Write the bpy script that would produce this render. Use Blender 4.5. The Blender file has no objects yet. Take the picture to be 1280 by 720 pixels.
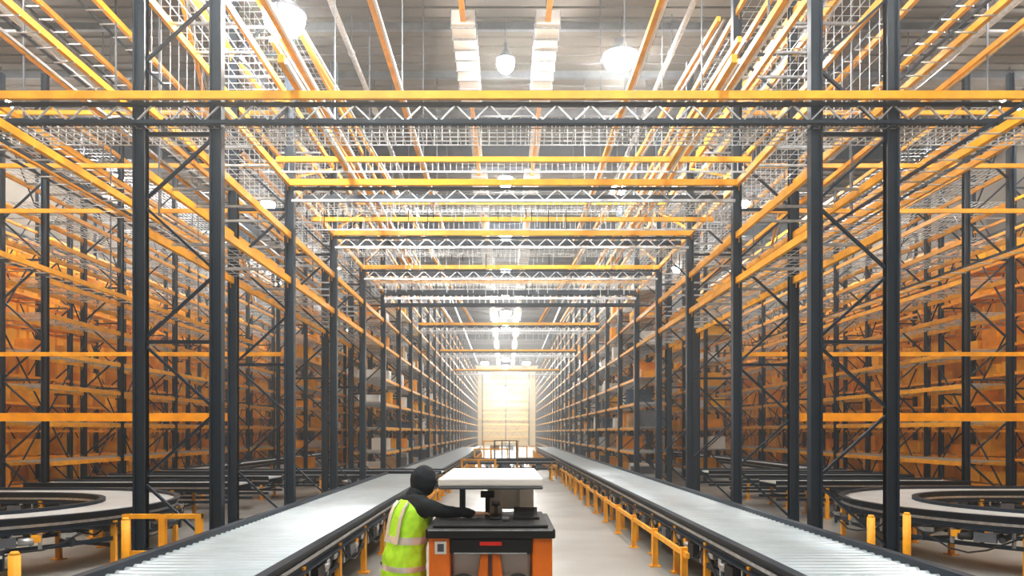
import bpy, bmesh, math, random
from mathutils import Vector, Matrix
random.seed(7)
S=bpy.context.scene
COL=S.collection

# ---------------------------------------------------------------- materials
def mat(name,c,rough=0.5,metal=0.0,var=0.15,scale=4.0,bump=0.0,emit=None,es=0.0):
    m=bpy.data.materials.new(name); m.use_nodes=True
    nt=m.node_tree; b=nt.nodes['Principled BSDF']
    b.inputs['Roughness'].default_value=rough; b.inputs['Metallic'].default_value=metal
    tc=nt.nodes.new('ShaderNodeTexCoord'); n=nt.nodes.new('ShaderNodeTexNoise')
    n.inputs['Scale'].default_value=scale; n.inputs['Detail'].default_value=4
    nt.links.new(tc.outputs['Object'],n.inputs['Vector'])
    r=nt.nodes.new('ShaderNodeValToRGB')
    r.color_ramp.elements[0].position=0.3; r.color_ramp.elements[1].position=0.7
    r.color_ramp.elements[0].color=tuple(x*(1-var) for x in c)+(1,)
    r.color_ramp.elements[1].color=tuple(min(1,x*(1+var)) for x in c)+(1,)
    nt.links.new(n.outputs['Fac'],r.inputs['Fac']); nt.links.new(r.outputs['Color'],b.inputs['Base Color'])
    if bump>0:
        bp=nt.nodes.new('ShaderNodeBump'); bp.inputs['Strength'].default_value=bump; bp.inputs['Distance'].default_value=0.02
        nt.links.new(n.outputs['Fac'],bp.inputs['Height']); nt.links.new(bp.outputs['Normal'],b.inputs['Normal'])
    if emit:
        b.inputs['Emission Color'].default_value=emit+(1,); b.inputs['Emission Strength'].default_value=es
    return m
NAVY=mat('navy_paint',(0.005,0.017,0.033),0.48,0.0,0.25)
YEL=mat('yellow_paint',(0.86,0.40,0.018),0.45,0.0,0.15)
ORG=mat('orange_paint',(0.92,0.36,0.008),0.45,0.0,0.15)
STEEL=mat('galvanised_steel',(0.50,0.53,0.56),0.35,0.75,0.2,12)
WIRE=mat('zinc_wire',(0.56,0.58,0.59),0.35,0.55,0.1)
ROLL=mat('roller_steel',(0.50,0.58,0.63),0.3,0.45,0.08,3)
BELT=mat('belt_pvc',(0.60,0.64,0.66),0.35,0.0,0.1,2)
CONC=mat('polished_concrete',(0.36,0.36,0.345),0.38,0.0,0.2,0.7,0.05)
DARK=mat('black_rubber',(0.012,0.013,0.015),0.6,0,0.2)
GREY=mat('grey_plastic',(0.10,0.11,0.13),0.5,0,0.2)
WHITE=mat('white_enamel',(0.82,0.82,0.80),0.4,0,0.05)
TRUCK=mat('truck_orange',(0.85,0.22,0.02),0.35,0,0.08)
RED=mat('red_label',(0.7,0.03,0.02),0.5)
CEIL=mat('ceiling_sheet',(0.115,0.10,0.085),0.75,0,0.12,0.3)
CARD=mat('cardboard',(0.50,0.32,0.16),0.8,0,0.2,6)
BLUE=mat('blue_bin',(0.04,0.08,0.15),0.5)
BEIGE=mat('upper_wall_sheet',(0.20,0.18,0.155),0.7,0,0.12,0.4)
LAMP=mat('lamp_glass',(1,1,1),0.3,emit=(1.0,0.98,0.935),es=440)
LIME=mat('hi_vis_lime',(0.50,0.92,0.05),0.6,0,0.08,20,0.1)
REFL=mat('reflective_tape',(0.75,0.77,0.76),0.3,0.3,0.05)
JACK=mat('dark_jacket',(0.008,0.014,0.020),0.8,0,0.3,15,0.3)
TROU=mat('work_trousers',(0.02,0.025,0.035),0.8,0,0.3,15,0.3)
SKIN=mat('skin',(0.55,0.33,0.23),0.5,0,0.08,20)
BOOT=mat('boot_leather',(0.03,0.02,0.015),0.5)
AMBER=mat('amber_tote',(0.92,0.43,0.02),0.55,0,0.2,3)
OWALL=mat('orange_wall_sheet',(0.96,0.45,0.02),0.55,0,0.12,0.3)
CREAM=mat('cream_end_wall',(0.90,0.72,0.40),0.6,0,0.06,0.3)

# ---------------------------------------------------------------- mesh builder
class MB:
    def __init__(s): s.v=[];s.f=[];s.m=[];s.mats=[];s.sm=[]
    def mi(s,m):
        if m not in s.mats: s.mats.append(m)
        return s.mats.index(m)
    def hexa(s,P,m):
        o=len(s.v); s.v+= [tuple(p) for p in P]; k=s.mi(m)
        for q in ((0,3,2,1),(4,5,6,7),(0,1,5,4),(1,2,6,5),(2,3,7,6),(3,0,4,7)):
            s.f.append(tuple(o+i for i in q)); s.m.append(k); s.sm.append(False)
    def box(s,x0,x1,y0,y1,z0,z1,m):
        s.hexa([(x0,y0,z0),(x1,y0,z0),(x1,y1,z0),(x0,y1,z0),(x0,y0,z1),(x1,y0,z1),(x1,y1,z1),(x0,y1,z1)],m)
    def bar(s,p,q,w,h,m,up=(0,0,1)):
        p=Vector(p);q=Vector(q);d=(q-p).normalized();u=Vector(up)
        if abs(d.dot(u))>0.99: u=Vector((0,1,0)) if abs(d.y)<0.9 else Vector((1,0,0))
        a=d.cross(u).normalized()*w/2; b=a.cross(d).normalized()*h/2
        s.hexa([p-a-b,p+a-b,q+a-b,q-a-b,p-a+b,p+a+b,q+a+b,q-a+b],m)
    def cyl(s,p,q,r,m,n=10,r2=None,smooth=True,cap=True):
        p=Vector(p);q=Vector(q);d=(q-p).normalized();u=Vector((0,0,1)) if abs(d.z)<0.9 else Vector((1,0,0))
        a=d.cross(u).normalized(); b=d.cross(a).normalized(); r2=r if r2 is None else r2
        o=len(s.v);k=s.mi(m)
        for c,rr in ((p,r),(q,r2)):
            for i in range(n):
                t=2*math.pi*i/n; s.v.append(tuple(c+a*rr*math.cos(t)+b*rr*math.sin(t)))
        for i in range(n):
            j=(i+1)%n; s.f.append((o+i,o+j,o+n+j,o+n+i)); s.m.append(k); s.sm.append(smooth)
        if cap:
            s.f.append(tuple(o+i for i in range(n))[::-1]); s.m.append(k); s.sm.append(False)
            s.f.append(tuple(o+n+i for i in range(n))); s.m.append(k); s.sm.append(False)
    def rings(s,R,mats,cap=True,smooth=True):
        o=len(s.v);n=len(R[0])
        for r in R: s.v+=[tuple(p) for p in r]
        for i in range(len(R)-1):
            k=s.mi(mats[i] if isinstance(mats,list) else mats)
            for j in range(n):
                l=(j+1)%n; s.f.append((o+i*n+j,o+i*n+l,o+(i+1)*n+l,o+(i+1)*n+j)); s.m.append(k); s.sm.append(smooth)
        if cap:
            k=s.mi(mats[0] if isinstance(mats,list) else mats)
            s.f.append(tuple(o+j for j in range(n))[::-1]); s.m.append(k); s.sm.append(smooth)
            k=s.mi(mats[-1] if isinstance(mats,list) else mats)
            s.f.append(tuple(o+(len(R)-1)*n+j for j in range(n))); s.m.append(k); s.sm.append(smooth)
    def mesh(s,name):
        me=bpy.data.meshes.new(name); me.from_pydata(s.v,[],s.f)
        for m in s.mats: me.materials.append(m)
        me.polygons.foreach_set('material_index',s.m); me.polygons.foreach_set('use_smooth',s.sm); me.update()
        return me
    def obj(s,name,loc=(0,0,0),parent=None,bevel=0):
        ob=bpy.data.objects.new(name,s.mesh(name)); ob.location=loc; COL.objects.link(ob)
        if parent: ob.parent=parent
        if bevel:
            b=ob.modifiers.new('bevel','BEVEL'); b.width=bevel; b.segments=2; b.limit_method='ANGLE'
        return ob
def empty(name,loc=(0,0,0)):
    e=bpy.data.objects.new(name,None); e.location=loc; e.empty_display_size=0.2; COL.objects.link(e); return e
def inst(name,me,loc,parent):
    ob=bpy.data.objects.new(name,me); ob.location=loc; ob.parent=parent; COL.objects.link(ob); return ob

# ---------------------------------------------------------------- shell
HW=17.5; Y0=-8.0; Y1=112.0; HC=12.6
b=MB(); b.box(-HW,HW,Y0,Y1,-0.2,0,CONC); b.obj('floor')
b=MB(); b.box(-HW,HW,Y0,Y1,HC,HC+0.15,CEIL)
y=Y0+0.2
while y<Y1-0.1:
    b.box(-HW,HW,y,y+0.06,HC-0.05,HC,CEIL); y+=0.45
b.obj('ceiling')
for nm,sx in (('wall_left',-1),('wall_right',1)):
    b=MB(); xa,xb=(HW,HW+0.2)
    def bx(x0,x1,y0,y1,z0,z1,m):
        X=sorted((sx*x0,sx*x1)); b.box(X[0],X[1],y0,y1,z0,z1,m)
    bx(xa,xb,Y0,Y1,0,9.0,OWALL); bx(xa,xb,Y0,Y1,9.0,HC,BEIGE)
    y=Y0+0.2
    while y<Y1-0.3:
        bx(xa-0.09,xa,y,y+0.2,0,9.0,OWALL); y+=0.55
    bx(xa-0.12,xa,Y0,Y1,8.9,9.15,NAVY)
    b.obj(nm)
b=MB(); b.box(-HW,HW,Y1,Y1+0.2,0,HC,CREAM)
for i in range(40): b.box(-HW+0.3+i*0.87,-HW+0.5+i*0.87,Y1-0.08,Y1,0,HC,CREAM)
b.obj('wall_back')
b=MB(); b.box(-HW,HW,Y0-0.2,Y0,0,HC,BEIGE); b.obj('wall_front')

# roof beams
b=MB()
y=-4.0
while y<Y1:
    b.box(-HW,HW,y-0.12,y+0.12,HC-0.16,HC-0.1,NAVY); b.box(-HW,HW,y-0.12,y+0.12,HC-0.75,HC-0.68,NAVY)
    b.box(-HW,HW,y-0.02,y+0.02,HC-0.7,HC-0.12,NAVY)
    for yy in (2.4,4.9,7.4): b.box(-HW,HW,y+yy,y+yy+0.12,HC-0.26,HC-0.08,GREY)
    y+=10.0
b.obj('roof_beams')
for dx in (-0.98,0.98):
    b=MB(); y=-3.4
    while y<Y1-10:
        b.box(dx-0.27,dx+0.27,y,y+4.2,HC-1.15,HC-0.82,WHITE)
        for k in range(9): b.box(dx-0.30,dx+0.30,y+0.1+k*0.5,y+0.14+k*0.5,HC-1.18,HC-0.79,STEEL)
        b.box(dx-0.06,dx+0.06,y+4.2,y+10,HC-1.1,HC-0.98,YEL)
        b.box(dx-0.16,dx+0.16,y+5.6,y+8.8,HC-1.0,HC-0.84,WHITE)
        b.bar((dx,y+0.6,HC-0.85),(dx,y+0.6,HC),0.04,0.04,GREY); b.bar((dx,y+3.6,HC-0.85),(dx,y+3.6,HC),0.04,0.04,GREY)
        y+=10
    b.obj('air_duct')
for dx,r in ((-6.9,0.16),(7.3,0.16),(-3.9,0.07),(4.2,0.07),(-11.2,0.2),(11.2,0.2)):
    b=MB(); b.cyl((dx,4,HC-0.95),(dx,100,HC-0.95),r,STEEL,14)
    y=5.0
    while y<98: b.cyl((dx,y,HC-0.95),(dx,y+0.06,HC-0.95),r+0.02,STEEL,14); b.bar((dx,y,HC-0.9),(dx,y,HC),0.03,0.03,GREY); y+=3.3
    b.obj('ventilation_pipe')

# ---------------------------------------------------------------- racks
H=11.0; BAY=3.53; DP=1.10
def frame_mesh(w=0.17,h=H):
    b=MB()
    for sx in (-1,1):
        x=sx*DP/2
        b.box(x-w/2,x+w/2,-0.05,0.05,0,h,NAVY)
        b.box(x-w/2,x-w/2+0.025,-0.09,0.05,0,h,NAVY); b.box(x+w/2-0.025,x+w/2,-0.09,0.05,0,h,NAVY)
        b.box(x-w/2-0.05,x+w/2+0.05,-0.13,0.11,0,0.02,NAVY)
    z=0.35; k=0; st=1.0
    b.bar((-DP/2,0,z),(DP/2,0,z),0.04,0.05,NAVY)
    while z+st<h:
        a,c=(-DP/2,DP/2) if k%2 else (DP/2,-DP/2)
        b.bar((a,0,z),(c,0,z+st),0.035,0.05,NAVY,up=(0,1,0)); z+=st; k+=1
        if k%3==0: b.bar((-DP/2,0,z),(DP/2,0,z),0.04,0.05,NAVY)
    return b.mesh('upright_frame')
def deck(b,z,y0,y1,x0,x1,nx=8,step=0.11,t=0.007,m=None):
    m=m or WIRE
    for i in range(nx+1):
        x=x0+(x1-x0)*i/nx; b.box(x-t/2,x+t/2,y0,y1,z-t,z,m)
    y=y0
    while y<=y1: b.box(x0,x1,y-t/2,y+t/2,z,z+t,m); y+=step
def bay_mesh(name,levels,col,bh=0.11,wires=True,mesh_z=None,step=0.11,t=0.009,spine=False):
    b=MB(); L=BAY
    for z in levels:
        for sx in (-1,1):
            x=sx*DP/2
            b.box(x-0.03,x+0.03,0.05,L-0.05,z-bh,z,col)
            b.box(x-0.045,x-0.03,0.04,0.07,z-bh-0.08,z+0.05,col); b.box(x+0.03,x+0.045,L-0.07,L-0.04,z-bh-0.08,z+0.05,col)
        if wires and not (mesh_z and z in (5.9,9.4)): deck(b,z+0.01,0.06,L-0.06,-DP/2,DP/2,6 if mesh_z else 8,step,t)
        for y in (0.9,1.76,2.6): b.box(-DP/2,DP/2,y-0.02,y+0.02,z-0.06,z-0.02,STEEL)
    if spine:
        for za,zb in ((0.4,4.6),(5.1,9.8)):
            b.bar((DP/2,0.05,za),(DP/2,L-0.05,zb),0.03,0.03,NAVY,up=(1,0,0)); b.bar((DP/2,L-0.05,za),(DP/2,0.05,zb),0.03,0.03,NAVY,up=(1,0,0))
    if mesh_z:
        x=DP/2+0.05
        y=0.1
        while y<L: b.box(x-0.004,x+0.004,y-0.004,y+0.004,mesh_z[0],mesh_z[1],WIRE); y+=0.3
        z=mesh_z[0]
        while z<=mesh_z[1]: b.box(x-0.003,x+0.003,0.05,L-0.05,z-0.003,z+0.003,WIRE); z+=0.8
        b.bar((-DP/2,0.1,7.0),(-DP/2,L-0.1,8.4),0.04,0.06,YEL,up=(1,0,0))
    return b.mesh(name)
FR=frame_mesh(0.17); FR2=frame_mesh(0.13)
BH=[5.03,5.9,6.9,8.5,9.4,10.2]
A_=bay_mesh('bay_high',BH,YEL,0.12,True,(6.9,10.9),0.24,0.008)
BL=[0.5,1.35,2.2,3.05,3.9,5.03,5.95,6.9,7.7,8.5,9.35,10.2]
B_=bay_mesh('bay_dense',BL,YEL,0.09,True,None,0.22,0.014)
B2_=bay_mesh('bay_dense_braced',BL,YEL,0.09,True,None,0.22,0.014,True)
C_=bay_mesh('bay_orange',[0.4+0.86*i for i in range(11)],ORG,0.08,False,None,0.3,0.014,True)
CY_=bay_mesh('bay_yellow',[1.3,2.3,3.25,4.1,5.03,5.9,6.9,7.8,8.6,9.4,10.3],YEL,0.11,True,None,0.3,0.012,True)
def rack_row(xc,ys,n,bayf,fr,flip=False,rot=0):
    e=empty('pallet_rack',(xc,ys,0)); e.rotation_euler=(0,0,rot)
    for i in range(n+1): inst('upright_frame',fr,(0,i*BAY,0),e)
    for i in range(n):
        o=inst('rack_bay',bayf(i),(0,i*BAY,0),e)
        if flip: o.scale=(-1,1,1)
    return e
XL,XR=-4.71,5.01
YS=10.4
nmain=27
rack_row(XL,YS,nmain,lambda i:A_ if i<4 else (B2_ if i%3==0 else B_),FR,True)
rack_row(XR,YS,nmain,lambda i:A_ if i<4 else (B2_ if i%3==0 else B_),FR)
for s in (-1,1):
    rack_row(s*12.05,18.0,24,lambda i:CY_,FR2,s<0)
    rack_row(s*15.7,18.0,24,lambda i:C_,FR2,s<0)
    rack_row(s*8.6,29.0,21,lambda i:B_,FR2,s<0)
rack_row(BAY,109.5,2,lambda i:CY_,FR2,False,math.pi/2)

# stored goods
def cartons(xc,ys,i0,n,lv,ml,fill,dmax=0.5):
    b=MB()
    for i in range(i0,n):
        for z in lv:
            y=ys+i*BAY+0.2
            while y<ys+(i+1)*BAY-0.75:
                w=random.uniform(0.35,0.7)
                if random.random()<fill:
                    m=random.choice(ml); hh=random.uniform(0.25,0.6); d=random.uniform(0.3,dmax)
                    b.box(xc-d,xc+d,y,y+w,z+0.03,z+0.03+hh,m)
                y+=w+random.uniform(0.05,0.3)
    b.obj('stored_cartons')
lv=[0.5,1.35,2.2,3.05,3.9,5.03,5.95,6.9]
mix=[CARD,WHITE,WHITE,GREY,BLUE,ORG,WHITE,AMBER]
cartons(XL,YS,4,22,lv,mix,0.5); cartons(XR,YS,4,22,lv,mix,0.5)
cartons(-8.6,29.0,0,14,lv,[AMBER,AMBER,ORG,WHITE],0.4); cartons(8.6,29.0,0,14,lv,[AMBER,AMBER,ORG,WHITE],0.4)
olv=[0.4+0.86*i for i in range(9)]
for s in (-1,1):
    cartons(s*15.7,18.0,0,16,olv,[AMBER,AMBER,ORG,OWALL],0.5)

# ---------------------------------------------------------------- cross aisle bridges
def bridge(y,x0,x1,z,low,hang=True,chord=None):
    b=MB(); chord=chord or STEEL
    b.box(x0,x1,y-0.11,y-0.05,z-0.11,z,YEL)
    b.box(x0,x1,y-0.02,y+0.04,z-0.17,z-0.12,NAVY); b.box(x0,x1,y-0.02,y+0.04,z-low,z-low+0.05,chord)
    x=x0+0.05; k=0
    while x<x1-0.3:
        b.bar((x,y+0.01,z-0.15 if k%2 else z-low+0.03),(x+0.24,y+0.01,z-low+0.03 if k%2 else z-0.15),0.02,0.025,STEEL,up=(0,1,0)); x+=0.24;k+=1
    for zz in (z-low-0.02,):
        for yy in (0.1,0.25,0.4,0.55,0.7): b.box(x0,x1,y+yy-0.006,y+yy+0.006,zz-0.012,zz,WIRE)
        x=x0
        while x<x1: b.box(x-0.006,x+0.006,y+0.05,y+0.75,zz,zz+0.012,WIRE); x+=0.14
    b.box(x0,x1,y+0.74,y+0.80,z-0.12,z-0.02,NAVY)
    x=x0+0.03
    while x<x1:
        b.box(x-0.006,x+0.006,y+0.77,y+0.785,z-low,z,WIRE); x+=0.12
    if hang:
        x=x0+0.1
        while x<x1-0.1:
            L=random.uniform(0.05,0.4)
            b.box(x-0.008,x+0.008,y+0.4,y+0.41,z-low-0.02-L,z-low-0.02,WIRE if random.random()<0.8 else DARK); x+=random.uniform(0.05,0.2)
    return b.obj('aisle_bridge')
bridge(10.25,-13,13,6.86,0.42,False,NAVY)
for y in (13.8,17.3,20.85): bridge(y,-4.1,4.4,6.86,0.40)
b=MB(); y=24.4
b.box(-4.1,4.4,y-0.1,y+0.1,6.68,6.84,NAVY); b.box(-4.1,4.4,y-0.1,y+0.1,6.3,6.4,NAVY); b.box(-4.1,4.4,y-0.13,y-0.1,6.52,6.60,STEEL)
x=-4.1
while x<4.3: b.box(x,x+0.04,y-0.03,y+0.03,6.35,6.7,STEEL); x+=0.2
b.obj('aisle_bridge')
for y in (34.0,45.0,59.0): bridge(y,-4.1,4.4,7.2,0.4)
for y,z in ((13.2,7.09),(15.6,6.7),(20.2,8.5),(22.6,6.8)):
    b=MB(); b.box(-4.2,4.5,y-0.03,y+0.03,z-0.09,z,YEL)
    x=-4.1
    while x<4.4: b.box(x,x+0.012,y+0.03,y+0.045,z-0.25,z,WIRE); x+=0.11
    b.box(-4.2,4.5,y+0.03,y+0.05,z-0.27,z-0.24,STEEL)
    b.obj('tie_beam')
for x,z in ((-3.0,6.98),(3.05,6.98),(-2.0,8.4),(2.3,8.4),(-3.3,7.9),(3.8,7.9)):
    b=MB()
    b.box(x-0.04,x+0.04,9.6,25.0,z,z+0.11,YEL)
    b.box(x+0.05,x+0.09,9.6,25.0,z-0.02,z+0.05,WHITE)
    if z>7.5:
        yy=10.4
        while yy<25: b.bar((x,yy,z+0.1),(x,yy,HC-0.05),0.025,0.025,GREY); yy+=3.53
    b.obj('runner_beam')
for s in (-1,1):
    for (xa,ya,za),(xb,yb,zb) in (((4.0,13.5,9.8),(1.6,34.0,7.25)),((3.9,12.0,8.6),(2.6,34.0,7.25)),((6.0,13.0,10.5),(9.5,27.0,7.0)),((9.5,11.0,9.6),(6.0,24.0,6.6))):
        b=MB(); b.bar((s*xa,ya,za),(s*xb,yb,zb),0.07,0.10,YEL); b.bar((s*xa+0.1,ya,za-0.03),(s*xb+0.1,yb,zb-0.03),0.04,0.05,STEEL); b.obj('inclined_beam')
for s,xa in ((-1,5.3),(1,5.6)):
    for yy,z in ((13.93,2.42),(17.46,4.0),(17.46,9.9),(17.46,8.6),(17.46,7.5),(13.93,8.7)):
        b=MB(); X=sorted((s*xa,s*17.3)); b.box(X[0],X[1],yy+0.1,yy+0.16,z-(0.16 if z<3 else 0.1),z,ORG if z<3 else YEL)
        b.box(X[0],X[1],yy+0.16,yy+0.22,z-0.06,z-0.02,STEEL); b.obj('tie_beam')
    for x,z in ((7.2,8.2),(7.2,9.6),(8.9,7.1),(8.9,10.2),(10.4,8.7),(6.4,5.9),(6.2,10.6),(10.2,5.6)):
        b=MB(); b.box(s*x-0.04,s*x+0.04,6.0,29.0 if x>8 else 60.0,z,z+0.11,YEL)
        b.box(s*x-0.3,s*x-0.28,6.0,29,z,z+0.05,NAVY)
        k=7.0
        while k<29: b.box(s*x-0.3,s*x+0.04,k,k+0.02,z-0.02,z,WIRE); k+=0.45
        k=8.0
        while k<29: b.bar((s*x,k,z+0.1),(s*x,k,HC-0.05),0.025,0.025,GREY); k+=5.3
        b.obj('runner_beam')

# ---------------------------------------------------------------- lamps
def lamp_mesh(r,cab=1.0):
    b=MB(); n=20
    def ring(rr,z): return [(rr*math.cos(2*math.pi*i/n),rr*math.sin(2*math.pi*i/n),z) for i in range(n)]
    b.rings([ring(r*0.25,0.42),ring(r*0.35,0.25),ring(r*0.85,0.09),ring(r*1.08,0.02),ring(r*1.06,0.0),ring(r*0.9,0.03)],GREY)
    b.rings([ring(r*0.93,0.0),ring(r*1.0,-0.08),ring(r*0.9,-0.2),ring(r*0.6,-0.29),ring(r*0.3,-0.32)],LAMP)
    b.cyl((0,0,0.4),(0,0,cab),0.015,GREY,6)
    return b.mesh('high_bay_lamp')
LM=lamp_mesh(0.28); LS=lamp_mesh(0.22); LB=lamp_mesh(0.42); LL=lamp_mesh(0.34,3.55); LF=lamp_mesh(0.38,3.2); LG=lamp_mesh(0.38,5.2)
def lamp(x,y,z=11.6,me=None):
    o=bpy.data.objects.new('high_bay_lamp',me or LM); o.location=(x,y,z); COL.objects.link(o)
lamp(2.9,18.2,11.55,LB); lamp(0.0,18.3,11.5,LS); lamp(-3.72,12.1,9.05,LL)
lamp(4.3,27.6,11.4,LM); lamp(-14.3,26.4,11.4)
y=27.0
while y<70: lamp(0,y,11.55,LM if y<50 else LB); y+=7.5
for y,z,me in ((72,9.4,LF),(80,9.4,LF),(88,7.4,LG),(96,7.4,LG),(104,7.4,LG)): lamp(0,y,z,me)
for s in (-1,1):
    for y in (5,12.5,30,42,54,70,88): lamp(s*9.9,y,11.6)
    for y in (10,20,34,44,64,85): lamp(s*14.0,y,11.2)  # extra lamps added to put more light on the side walls
for s in (-1,1):
    lamp(s*3,3.5); lamp(s*3,-4); lamp(s*3.2,8.5,11.7)
    for y in (76,90,104): lamp(s*2.2,y,9.4,LF)  # extra lamps beside the centre row, added to brighten the far end

# ---------------------------------------------------------------- conveyors
def resample(P,step):
    out=[];acc=0.0; tgt=0.0
    for i in range(len(P)-1):
        a=Vector(P[i]);c=Vector(P[i+1]);L=(c-a).length
        while tgt<=acc+L+1e-6:
            out.append((a.lerp(c,(tgt-acc)/L),(c-a).normalized())); tgt+=step
        acc+=L
    return out
def conveyor(P,w,z=0.80,leg=1.6,rstep=0.16,belt=False,detail=True,legcol=YEL):
    b=MB(); P=[Vector((p[0],p[1],0)) for p in P]
    def nrm(d): return Vector((d.y,-d.x,0))
    N=[]
    for i in range(len(P)):
        if i==0: d=P[1]-P[0]
        elif i==len(P)-1: d=P[-1]-P[-2]
        else: d=(P[i+1]-P[i]).normalized()+(P[i]-P[i-1]).normalized()
        N.append(nrm(d.normalized()))
    for i in range(len(P)-1):
        for s in (-1,1):
            def q(off,j,zz): return P[j]+N[j]*s*(w/2+off)+Vector((0,0,zz))
            def rail(o0,o1,z0,z1,m): b.hexa([q(o0,i,z0),q(o1,i,z0),q(o1,i+1,z0),q(o0,i+1,z0),q(o0,i,z1),q(o1,i,z1),q(o1,i+1,z1),q(o0,i+1,z1)],m)
            rail(0.0,0.035,z-0.17,z+0.055,NAVY); rail(0.035,0.10,z+0.035,z+0.055,NAVY); rail(0.035,0.09,z-0.17,z-0.15,NAVY)
            rail(0.036,0.05,z-0.09,z-0.05,STEEL)
            if detail: rail(0.0,0.04,z-0.42,z-0.36,NAVY)
        if belt:
            b.hexa([P[i]-N[i]*w/2+Vector((0,0,z-0.03)),P[i]+N[i]*w/2+Vector((0,0,z-0.03)),P[i+1]+N[i+1]*w/2+Vector((0,0,z-0.03)),P[i+1]-N[i+1]*w/2+Vector((0,0,z-0.03)),
              P[i]-N[i]*w/2+Vector((0,0,z)),P[i]+N[i]*w/2+Vector((0,0,z)),P[i+1]+N[i+1]*w/2+Vector((0,0,z)),P[i+1]-N[i+1]*w/2+Vector((0,0,z))],BELT)
    if not belt:
        for p,d in resample(P,rstep):
            n=nrm(d); c=p+Vector((0,0,z-0.05)); b.cyl(c-n*w/2,c+n*w/2,0.052,ROLL,12,cap=False)
        for i in range(len(P)-1):
            b.hexa([P[j]+N[j]*s*w/2+Vector((0,0,zz)) for zz in (z-0.13,z-0.11) for j,s in ((i,-1),(i,1),(i+1,1),(i+1,-1))],DARK)
    k=0
    L=resample(P,leg)
    for p,d in L:
        n=nrm(d)
        if k==0: p=p+d*0.15
        for s in (-1,1):
            f=p+n*s*(w/2+0.02)
            b.bar(f,f+Vector((0,0,z-0.12)),0.075,0.075,legcol,up=(0,1,0)); b.bar(f-d*0.09+Vector((0,0,0.01)),f+d*0.09+Vector((0,0,0.01)),0.16,0.02,legcol)
        b.bar(p-n*w/2+Vector((0,0,0.3)),p+n*w/2+Vector((0,0,0.3)),0.05,0.05,NAVY)
        if detail and k<len(L)-1:
            for s in (-1,1):
                f=p+n*s*(w/2+0.05)
                r=random.random()
                g=f+d*0.35+Vector((0,0,z-0.27))
                b.bar(g,g+d*0.28,0.10,0.13,GREY if r<0.6 else DARK)
                b.cyl(g+d*0.3,g+d*0.48,0.055,DARK if r<0.5 else STEEL,10)
                g=f+d*0.8+Vector((0,0,z-0.24)); b.bar(g,g+d*0.12,0.07,0.1,YEL if r<0.7 else STEEL)
                g=f+d*1.15+Vector((0,0,z-0.22)); b.bar(g,g+d*0.2,0.06,0.06,STEEL)
                q0=f+n*s*0.03+Vector((0,0,z-0.2)); pr=q0
                for t in range(1,7):
                    u=t/6; c2=q0+d*1.4*u+Vector((0,0,-0.28*math.sin(math.pi*u)*random.uniform(0.7,1.1))); b.cyl(pr,c2,0.014,DARK,5,cap=False); pr=c2
                for t in range(4):
                    g=f+d*(0.15+0.38*t)+Vector((0,0,z-0.17)); b.bar(g,g+Vector((0,0,-0.22)),0.03,0.05,NAVY if t%2 else STEEL,up=(0,1,0))
            for t in range(3):
                c=p+d*(0.3+0.5*t)+Vector((0,0,z-0.30)); b.cyl(c-n*w/2,c+n*w/2,0.045,GREY,8)
        k+=1
    return b.obj('belt_conveyor' if belt else 'roller_conveyor')
LX,LW=-2.80,1.42; RX,RW=3.16,1.30
conveyor([(LX,2.5),(LX,21.6)],LW)
conveyor([(RX,2.5),(RX,60)],RW)
conveyor([(LX,23.3),(LX,60)],LW)
def guard(x,y0,y1,z):
    b=MB(); b.box(x-0.02,x+0.02,y0,y1,z-0.035,z+0.035,YEL)
    y=y0+0.2
    while y<y1: b.box(x-0.04,x+0.04,y-0.04,y+0.04,0,z+0.08,YEL); b.box(x-0.08,x+0.08,y-0.08,y+0.08,0,0.015,YEL); y+=1.8
    b.obj('guard_rail')
guard(2.28,9.0,30.3,0.50); guard(-1.90,12.0,21,0.42); guard(-1.90,24,30.3,0.42); guard(2.28,32,60,0.50); guard(-1.90,32,58,0.42)
def arc(cx,cy,r,a0,a1,n=22): return [(cx+r*math.cos(math.radians(a0+(a1-a0)*i/n)),cy+r*math.sin(math.radians(a0+(a1-a0)*i/n))) for i in range(n+1)]
conveyor([(-11.0,22.45),(-1.95,22.45)],1.2,0.82,1.8,belt=True)
conveyor([(2.1,31.0),(-1.6,31.0)],1.0,0.86,1.6,belt=True)
conveyor([(-16.0,9.5)]+arc(-9.2,12.2,2.7,-90,90)+[(-16.0,14.9)],1.15,0.80,1.7,belt=True)
conveyor([(-16.0,7.2),(-5.4,7.2)],1.05,0.72,1.7,belt=True)
conveyor([(-11.0,17.0),(-6.2,17.0)],1.1,0.84,1.7,belt=True)
conveyor([(-11.0,19.4),(-6.2,19.4)],1.1,0.84,1.7,belt=True)
conveyor([(16.0,9.7)]+arc(9.6,12.5,2.8,-90,-270)+[(16.0,15.3)],1.15,0.80,1.7,belt=True)
conveyor([(16.0,7.6),(6.9,7.6)],1.05,0.74,1.7,belt=True)
conveyor([(11.0,17.6),(6.4,17.6)],1.1,0.84,1.7,belt=True)
conveyor([(11.0,20.0),(6.4,20.0)],1.1,0.84,1.7,belt=True)
conveyor([(11.0,22.6),(6.2,22.6)],1.2,0.82,1.8,belt=True)
for s in (-1,1): conveyor([(s*10.4,24.5),(s*10.4,58)],0.9,0.8,3.0,detail=False,belt=True)

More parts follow.
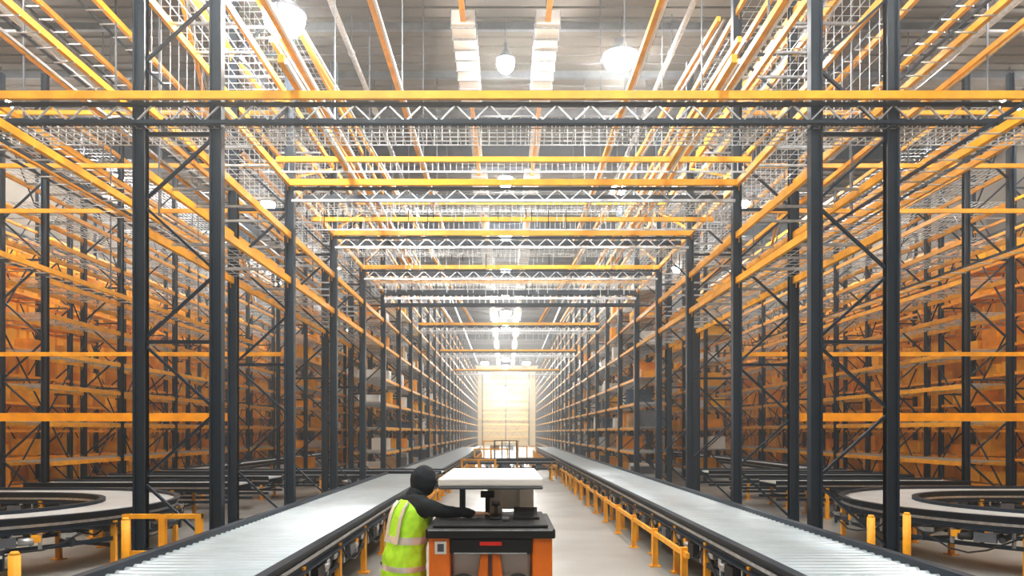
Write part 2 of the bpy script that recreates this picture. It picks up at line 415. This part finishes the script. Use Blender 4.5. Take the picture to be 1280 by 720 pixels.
def bollard(x,y,h=0.95):
    b=MB(); b.cyl((0,0,0.02),(0,0,h),0.05,YEL,14); b.cyl((0,0,h),(0,0,h+0.03),0.05,YEL,14,r2=0.03); b.box(-0.11,0.11,-0.11,0.11,0,0.02,YEL)
    b.obj('bollard',(x,y,0))
for x,y in ((-4.75,9.0),(4.72,9.3),(5.35,9.6),(-4.4,6.45)): bollard(x,y)
def barrier(x0,x1,y,h=1.0):
    b=MB()
    for x in (x0,x1,(x0+x1)/2): b.box(x-0.04,x+0.04,y-0.04,y+0.04,0,h,YEL)
    for z in (0.5,h): b.box(x0-0.04,x1+0.04,y-0.03,y+0.03,z-0.06,z,YEL)
    b.obj('safety_barrier')
barrier(-4.95,-4.0,9.4,0.98); barrier(-1.6,0.1,37,1.2); barrier(0.7,1.9,44,1.2); barrier(-1.7,-0.4,28,1.0)

b=MB()
b.box(-1.5,0.9,46,47,0.85,0.9,WHITE)
for x in (-1.4,0.8):
    for y in (46.1,46.9): b.box(x-0.03,x+0.03,y-0.03,y+0.03,0,1.5,YEL)
b.box(-1.5,0.9,46.8,46.95,1.42,1.5,YEL); b.box(-1.5,0.9,46,47,0.3,0.34,WHITE)
b.box(-1.0,-0.4,46.3,46.7,0.9,1.2,CARD); b.box(0.0,0.5,46.3,46.7,0.9,1.3,WHITE)
b.obj('packing_station')
b=MB()
for x in (-0.6,-0.2,0.2,0.6): b.box(x-0.03,x+0.03,39,39.06,0,1.6,NAVY)
for z in (0.1,0.5,0.9,1.3,1.6): b.box(-0.63,0.63,39,39.06,z-0.03,z,NAVY)
for x in (-0.6,0.6):
    b.box(x-0.03,x+0.03,40,40.06,0,1.6,NAVY)
    for z in (0.5,1.3,1.6): b.box(x-0.02,x+0.02,39,40.06,z-0.03,z,NAVY)
for z in (0.5,1.0,1.5): b.box(-0.6,0.6,39.05,40.0,z-0.02,z,WHITE)
b.obj('roll_cage')

# ---------------------------------------------------------------- tow truck
T=empty('order_picker_truck',(0,0,0))
x0,x1,yf,yb=-0.60,0.365,5.60,6.62
b=MB()
b.box(x0,x0+0.17,yf,yb,0.22,1.27,TRUCK); b.box(x1-0.16,x1,yf,yb,0.22,1.27,TRUCK)
b.box(x0+0.17,x1-0.16,yf+0.16,yb,0.22,1.27,WHITE)
b.box(x0+0.17,x1-0.16,yf+0.02,yf+0.16,0.22,0.42,TRUCK)
b.obj('body',parent=T,bevel=0.025)
b=MB()
b.box(x0-0.02,x1+0.02,yf-0.04,yb+0.02,1.225,1.30,DARK)
b.box(x0+0.03,x1-0.03,yf+0.02,yb-0.04,1.30,1.325,DARK)
b.box(x0+0.17,x1-0.16,yf-0.02,yf+0.17,1.10,1.225,DARK)
b.obj('desk',parent=T,bevel=0.012)
b=MB(); b.box(x0+0.0,x1-0.0,yf-0.048,yf-0.04,1.285,1.298,STEEL); b.box(x0+0.2,x1-0.2,yf-0.026,yf-0.02,1.105,1.115,STEEL); b.obj('trim_strip',parent=T)
b=MB(); b.box(-0.20,-0.03,yf-0.026,yf-0.02,1.17,1.20,RED); b.obj('red_plate',parent=T)
b=MB(); b.box(x0+0.05,x0+0.14,yf-0.006,yf,1.10,1.20,WHITE); b.box(x0+0.07,x0+0.12,yf-0.009,yf-0.006,1.12,1.18,GREY); b.obj('label_patch',parent=T)
b=MB(); cx=-0.12
for s in (-1,1):
    b.hexa([(cx+s*0.02,yf+0.02,0.42),(cx+s*0.16,yf+0.02,0.42),(cx+s*0.16,yf+0.14,0.42),(cx+s*0.02,yf+0.14,0.42),
            (cx+s*0.015,yf+0.02,1.10),(cx+s*0.075,yf+0.02,1.10),(cx+s*0.075,yf+0.14,1.10),(cx+s*0.015,yf+0.14,1.10)],TRUCK)
b.obj('centre_bracket',parent=T,bevel=0.01)
b=MB()
for s in (-1,1): b.cyl((cx+s*0.22,yf+0.03,0.80),(cx+s*0.22,yf+0.18,0.80),0.12,GREY,28)
for s in (-1,1): b.cyl((cx+s*0.22,yf+0.015,0.80),(cx+s*0.22,yf+0.035,0.80),0.06,STEEL,20)
b.obj('motor_cover',parent=T,bevel=0.01)
b=MB(); b.box(x0+0.05,x1-0.05,yf+0.05,7.7,0.12,0.24,DARK); b.box(x0+0.1,x1-0.1,yb+0.02,7.7,0.24,0.34,GREY); b.obj('chassis',parent=T,bevel=0.01)
b=MB()
for xx in (x0+0.08,x1-0.08):
    for yy in (5.85,7.4):
        b.cyl((xx-0.06,yy,0.13),(xx+0.06,yy,0.13),0.13,DARK,24); b.cyl((xx-0.065,yy,0.13),(xx+0.065,yy,0.13),0.06,STEEL,16)
b.obj('wheels',parent=T)
b=MB(); b.box(-0.56,0.31,5.95,7.65,1.60,1.665,WHITE); b.box(-0.56,0.31,5.95,6.0,1.575,1.60,GREY); b.obj('canopy_table',parent=T,bevel=0.015)
b=MB()
for xx in (-0.16,0.12): b.box(xx,xx+0.13,6.40,6.50,1.32,1.60,WHITE)
b.box(-0.16,0.25,6.44,6.5,1.36,1.56,WHITE)
for xx in (-0.45,0.22):
    b.box(xx-0.03,xx+0.03,7.5,7.56,0.3,1.6,NAVY)
b.obj('mast',parent=T,bevel=0.008)
b=MB()
b.cyl((-0.08,5.98,1.325),(-0.08,5.98,1.345),0.05,DARK,16); b.cyl((-0.08,5.98,1.34),(-0.08,5.98,1.44),0.018,DARK,10); b.cyl((-0.08,5.98,1.44),(-0.08,5.98,1.475),0.035,DARK,14)
b.cyl((-0.16,6.36,1.325),(-0.16,6.36,1.50),0.02,DARK,10); b.cyl((-0.22,6.36,1.50),(-0.10,6.36,1.50),0.03,DARK,12)
b.obj('control_levers',parent=T)
b=MB(); b.box(0.06,0.28,5.95,6.13,1.326,1.345,DARK); b.bar((0.17,6.14,1.34),(0.17,6.20,1.40),0.2,0.012,DARK)
b.cyl((0.0,5.85,1.325),(0.0,5.85,1.36),0.03,GREY,14); b.obj('scanner_terminal',parent=T)

# ---------------------------------------------------------------- worker
W=empty('warehouse_worker',(-0.88,6.22,0)); W.rotation_euler=(0,0,-math.radians(55))
def ln(z): return 0.15*max(0,z-0.95)
tex=bpy.data.textures.new('cloth_folds','CLOUDS'); tex.noise_scale=0.09
def folds(o,st):
    d=o.modifiers.new('folds','DISPLACE'); d.texture=tex; d.strength=st; d.mid_level=0.5
def skin_obj(name,verts,edges,radii,material,parent,root=0,sub=2,fold=0):
    me=bpy.data.meshes.new(name); me.from_pydata(verts,edges,[]); me.materials.append(material)
    o=bpy.data.objects.new(name,me); COL.objects.link(o); o.parent=parent
    sk=o.modifiers.new('skin','SKIN')
    if not me.skin_vertices:
        bm=bmesh.new(); bm.from_mesh(me); bm.verts.layers.skin.verify(); bm.to_mesh(me); bm.free()
    for i,v in enumerate(me.skin_vertices[0].data):
        r=radii[i]; v.radius=r if isinstance(r,tuple) else (r,r); v.use_root=(i==root)
    sk.use_smooth_shade=True
    ss=o.modifiers.new('sub','SUBSURF'); ss.levels=sub; ss.render_levels=sub
    if fold: folds(o,fold)
    return o
WR=Vector((0.432,0.445,1.352)); WL=Vector((-0.06,0.465,1.352))
V=[(0,0,0.95),(0,ln(1.12),1.12),(0,.01+ln(1.28),1.28),(0,0.03+ln(1.43),1.43),(0,0.045+ln(1.5),1.50),(0,0.06+ln(1.56),1.56),
   (0.17,0.02+ln(1.42),1.42),(0.38,0.20,1.38),(0.425,0.38,1.368),(0.434,0.455,1.358),
   (-0.17,0.02+ln(1.42),1.42),(-0.23,0.27,1.25),(-0.10,0.41,1.350),(-0.055,0.472,1.362),
   (0.09,0,0.88),(0.10,0.02,0.50),(0.10,-0.01,0.10),
   (-0.09,0,0.88),(-0.11,0.04,0.50),(-0.12,0.03,0.10)]
E=[(0,1),(1,2),(2,3),(3,4),(4,5),(3,6),(6,7),(7,8),(8,9),(3,10),(10,11),(11,12),(12,13),(0,14),(14,15),(15,16),(0,17),(17,18),(18,19)]
R=[(0.13,0.11),(0.135,0.10),(0.15,0.11),(0.14,0.10),0.065,0.055,0.085,0.058,0.042,0.038,0.085,0.056,0.042,0.038,0.09,0.062,0.05,0.09,0.062,0.05]
skin_obj('jacket_body',V,E,R,JACK,W,sub=3,fold=0.022)
skin_obj('trousers',[(0,0,0.92),(0.09,0,0.83),(0.10,0.02,0.50),(0.10,-0.01,0.09),(-0.09,0,0.83),(-0.11,0.04,0.50),(-0.12,0.03,0.09)],
  [(0,1),(1,2),(2,3),(0,4),(4,5),(5,6)],[(0.14,0.12),0.105,0.078,0.064,0.105,0.078,0.064],TROU,W,sub=3,fold=0.015)
for x,y in ((0.10,-0.01),(-0.12,0.03)):
    skin_obj('boot',[(x,y-0.05,0.055),(x,y+0.06,0.05),(x,y+0.17,0.04),(x,y,0.13)],[(0,1),(1,2),(1,3)],[0.048,0.05,0.038,0.055],BOOT,W,1)
n=28
def er(a,bb,z,cy,p=2.4):
    out=[]
    for i in range(n):
        t=2*math.pi*i/n; c,s=math.cos(t),math.sin(t)
        out.append((a*math.copysign(abs(c)**(2/p),c),cy+bb*math.copysign(abs(s)**(2/p),s),z))
    return out
prof=[(0.76,.222,.175,0),(0.84,.222,.174,0),(0.865,.221,.173,0),(0.92,.218,.17,0),(0.95,.216,.168,0),(1.04,.208,.158,0.0),(1.10,.206,.153,0.005),(1.155,.206,.151,.008),(1.25,.21,.150,.01),(1.33,.212,.148,.015),(1.40,.205,.135,.022),(1.45,.17,.11,.03),(1.485,.10,.085,.04)]
prof=[(z,a,bb,cy+ln(z)) for z,a,bb,cy in prof]
ml=[LIME,LIME,REFL,LIME,LIME,LIME,REFL,LIME,LIME,LIME,LIME,LIME]
b=MB(); b.rings([er(a,bb,z,cy) for z,a,bb,cy in prof],ml,cap=False)
vest=b.obj('hi_vis_vest',parent=W); ss=vest.modifiers.new('sub','SUBSURF'); ss.levels=ss.render_levels=2; folds(vest,0.03); so=vest.modifiers.new('s','SOLIDIFY'); so.thickness=0.010
b=MB()
for s in (-1,1):
    for sg in (-1,1):
        prev=None
        for z,a,bb,cy in prof[6:12]:
            xx=s*0.10*(1 if z<1.42 else 0.9); yy=cy+sg*(bb*(1-(abs(xx)/a)**2.4)**(1/2.4)+0.011)
            if prev: b.bar(prev,(xx,yy,z),0.05,0.008,REFL,up=(0,1,0))
            prev=(xx,yy,z)
b.obj('vest_braces',parent=W)
def head():
    bm=bmesh.new(); bmesh.ops.create_uvsphere(bm,u_segments=32,v_segments=24,radius=1.0)
    for v in bm.verts:
        x,y,z=v.co
        w=0.078; d=0.098; h=0.118
        if z<0: w*=(1-0.28*(-z)**1.3)
        nx,ny,nz=x*w,y*d,z*h
        if y>0:
            ny*= (1-0.10*abs(z))
            nose=math.exp(-((x*w)/0.013)**2)*math.exp(-((nz+0.015)/0.022)**2)
            ny+=0.026*nose
            for s in (-1,1):
                ny-=0.010*math.exp(-((nx-s*0.032)/0.016)**2-((nz-0.012)/0.012)**2)
            ny+=0.006*math.exp(-(nx/0.024)**2-((nz+0.052)/0.008)**2)-0.004*math.exp(-(nx/0.026)**2-((nz+0.060)/0.003)**2)
            ny+=0.010*math.exp(-(nx/0.03)**2-((nz+0.095)/0.02)**2)
        v.co=(nx,ny,nz)
    me=bpy.data.meshes.new('head'); bm.to_mesh(me); bm.free(); me.materials.append(SKIN)
    for p in me.polygons: p.use_smooth=True
    return me
HD=empty('head_pivot',(0,0.10+ln(1.63),1.625)); HD.parent=W; HD.rotation_euler=(math.radians(-8),0,math.radians(4))
o=bpy.data.objects.new('head',head()); COL.objects.link(o); o.parent=HD
b=MB()
for s in (-1,1):
    b.cyl((s*0.032,0.080,0.012),(s*0.032,0.088,0.012),0.011,WHITE,12); b.cyl((s*0.032,0.088,0.012),(s*0.032,0.0895,0.012),0.005,DARK,10)
    b.bar((s*0.018,0.092,0.034),(s*0.046,0.084,0.034),0.006,0.006,DARK)
    b.bar((s*0.079,-0.012,0.02),(s*0.081,-0.006,-0.03),0.012,0.03,SKIN)
b.bar((-0.022,0.096,-0.058),(0.022,0.096,-0.058),0.006,0.007,RED)
b.obj('face_features',parent=HD)
bm=bmesh.new(); bmesh.ops.create_uvsphere(bm,u_segments=48,v_segments=36,radius=1.0)
kill=[]
for f in bm.faces:
    c=f.calc_center_median()
    if c.y>0.42 and abs(c.x)<0.82 and -0.85<c.z<0.55: kill.append(f)
bmesh.ops.delete(bm,geom=kill,context='FACES')
for v in bm.verts:
    x,y,z=v.co; w=0.104;d=0.122;h=0.136
    if z<-0.2: w*=1+0.25*(-z-0.2); d*=1+0.2*(-z-0.2)
    if y<0 and z>0.2: d*=1.04
    v.co=(x*w,y*d-0.006,z*h-0.004)
me=bpy.data.meshes.new('hood'); bm.to_mesh(me); bm.free(); me.materials.append(JACK)
for p in me.polygons: p.use_smooth=True
o=bpy.data.objects.new('hood',me); COL.objects.link(o); o.parent=HD; folds(o,0.016); so=o.modifiers.new('s','SOLIDIFY'); so.thickness=0.010
skin_obj('hood_collar',[(0,0.02+ln(1.43),1.43),(0,0.045+ln(1.5),1.50),(0,0.07+ln(1.56),1.56)],[(0,1),(1,2)],[(0.13,0.10),(0.10,0.095),(0.085,0.085)],JACK,W,sub=3,fold=0.02)
def hand(wrist,dirv,side):
    d=Vector(dirv).normalized(); l=Vector((-d.y,d.x,0))*side
    w=Vector(wrist); z=Vector((0,0,1))
    skin_obj('palm',[w-d*0.09,w+d*0.015,w+d*0.055,w+d*0.092],[(0,1),(1,2),(2,3)],[(0.026,0.022),(0.030,0.019),(0.040,0.017),(0.040,0.015)],SKIN,W)
    for k,(o_,L) in enumerate(((0.030,0.070),(0.010,0.078),(-0.010,0.073),(-0.030,0.058))):
        r=w+d*0.078+l*o_
        skin_obj('finger_%d'%(k+1),[r,r+d*L*0.45+l*o_*0.12+z*0.004,r+d*L*0.75+l*o_*0.16-z*0.004,r+d*L+l*o_*0.18-z*0.014],[(0,1),(1,2),(2,3)],[0.0095,0.009,0.0082,0.007],SKIN,W)
    r=w+d*0.03+l*0.026
    skin_obj('thumb',[r,r+d*0.025+l*0.024-z*0.004,r+d*0.058+l*0.034-z*0.010],[(0,1),(1,2)],[0.012,0.0105,0.0085],SKIN,W)
hand(WR,(0.08,1,0),1)
hand(WL,(0.5,0.8,0),-1)

# ---------------------------------------------------------------- world (dusty air), camera
w=bpy.data.worlds.new('w'); S.world=w; w.use_nodes=True; nt=w.node_tree
nt.nodes['Background'].inputs[0].default_value=(0.8,0.85,1,1); nt.nodes['Background'].inputs[1].default_value=0.3
vs=nt.nodes.new('ShaderNodeVolumeScatter'); vs.inputs['Density'].default_value=0.0050; vs.inputs['Color'].default_value=(1,0.99,0.97,1); vs.inputs['Anisotropy'].default_value=0.55
nt.links.new(vs.outputs[0],nt.nodes['World Output'].inputs['Volume'])
cam=bpy.data.cameras.new('camera'); co=bpy.data.objects.new('camera',cam); COL.objects.link(co)
co.location=(0,0,2.05); co.rotation_euler=(math.radians(90),0,0)
cam.sensor_width=36; cam.lens=36*900/1280; cam.shift_x=8/1280; cam.shift_y=180/1280; cam.clip_end=300
S.camera=co
S.view_settings.view_transform='Standard'
try: S.view_settings.look='Medium High Contrast'
except Exception as e: print('look',e)
S.view_settings.exposure=-0.3
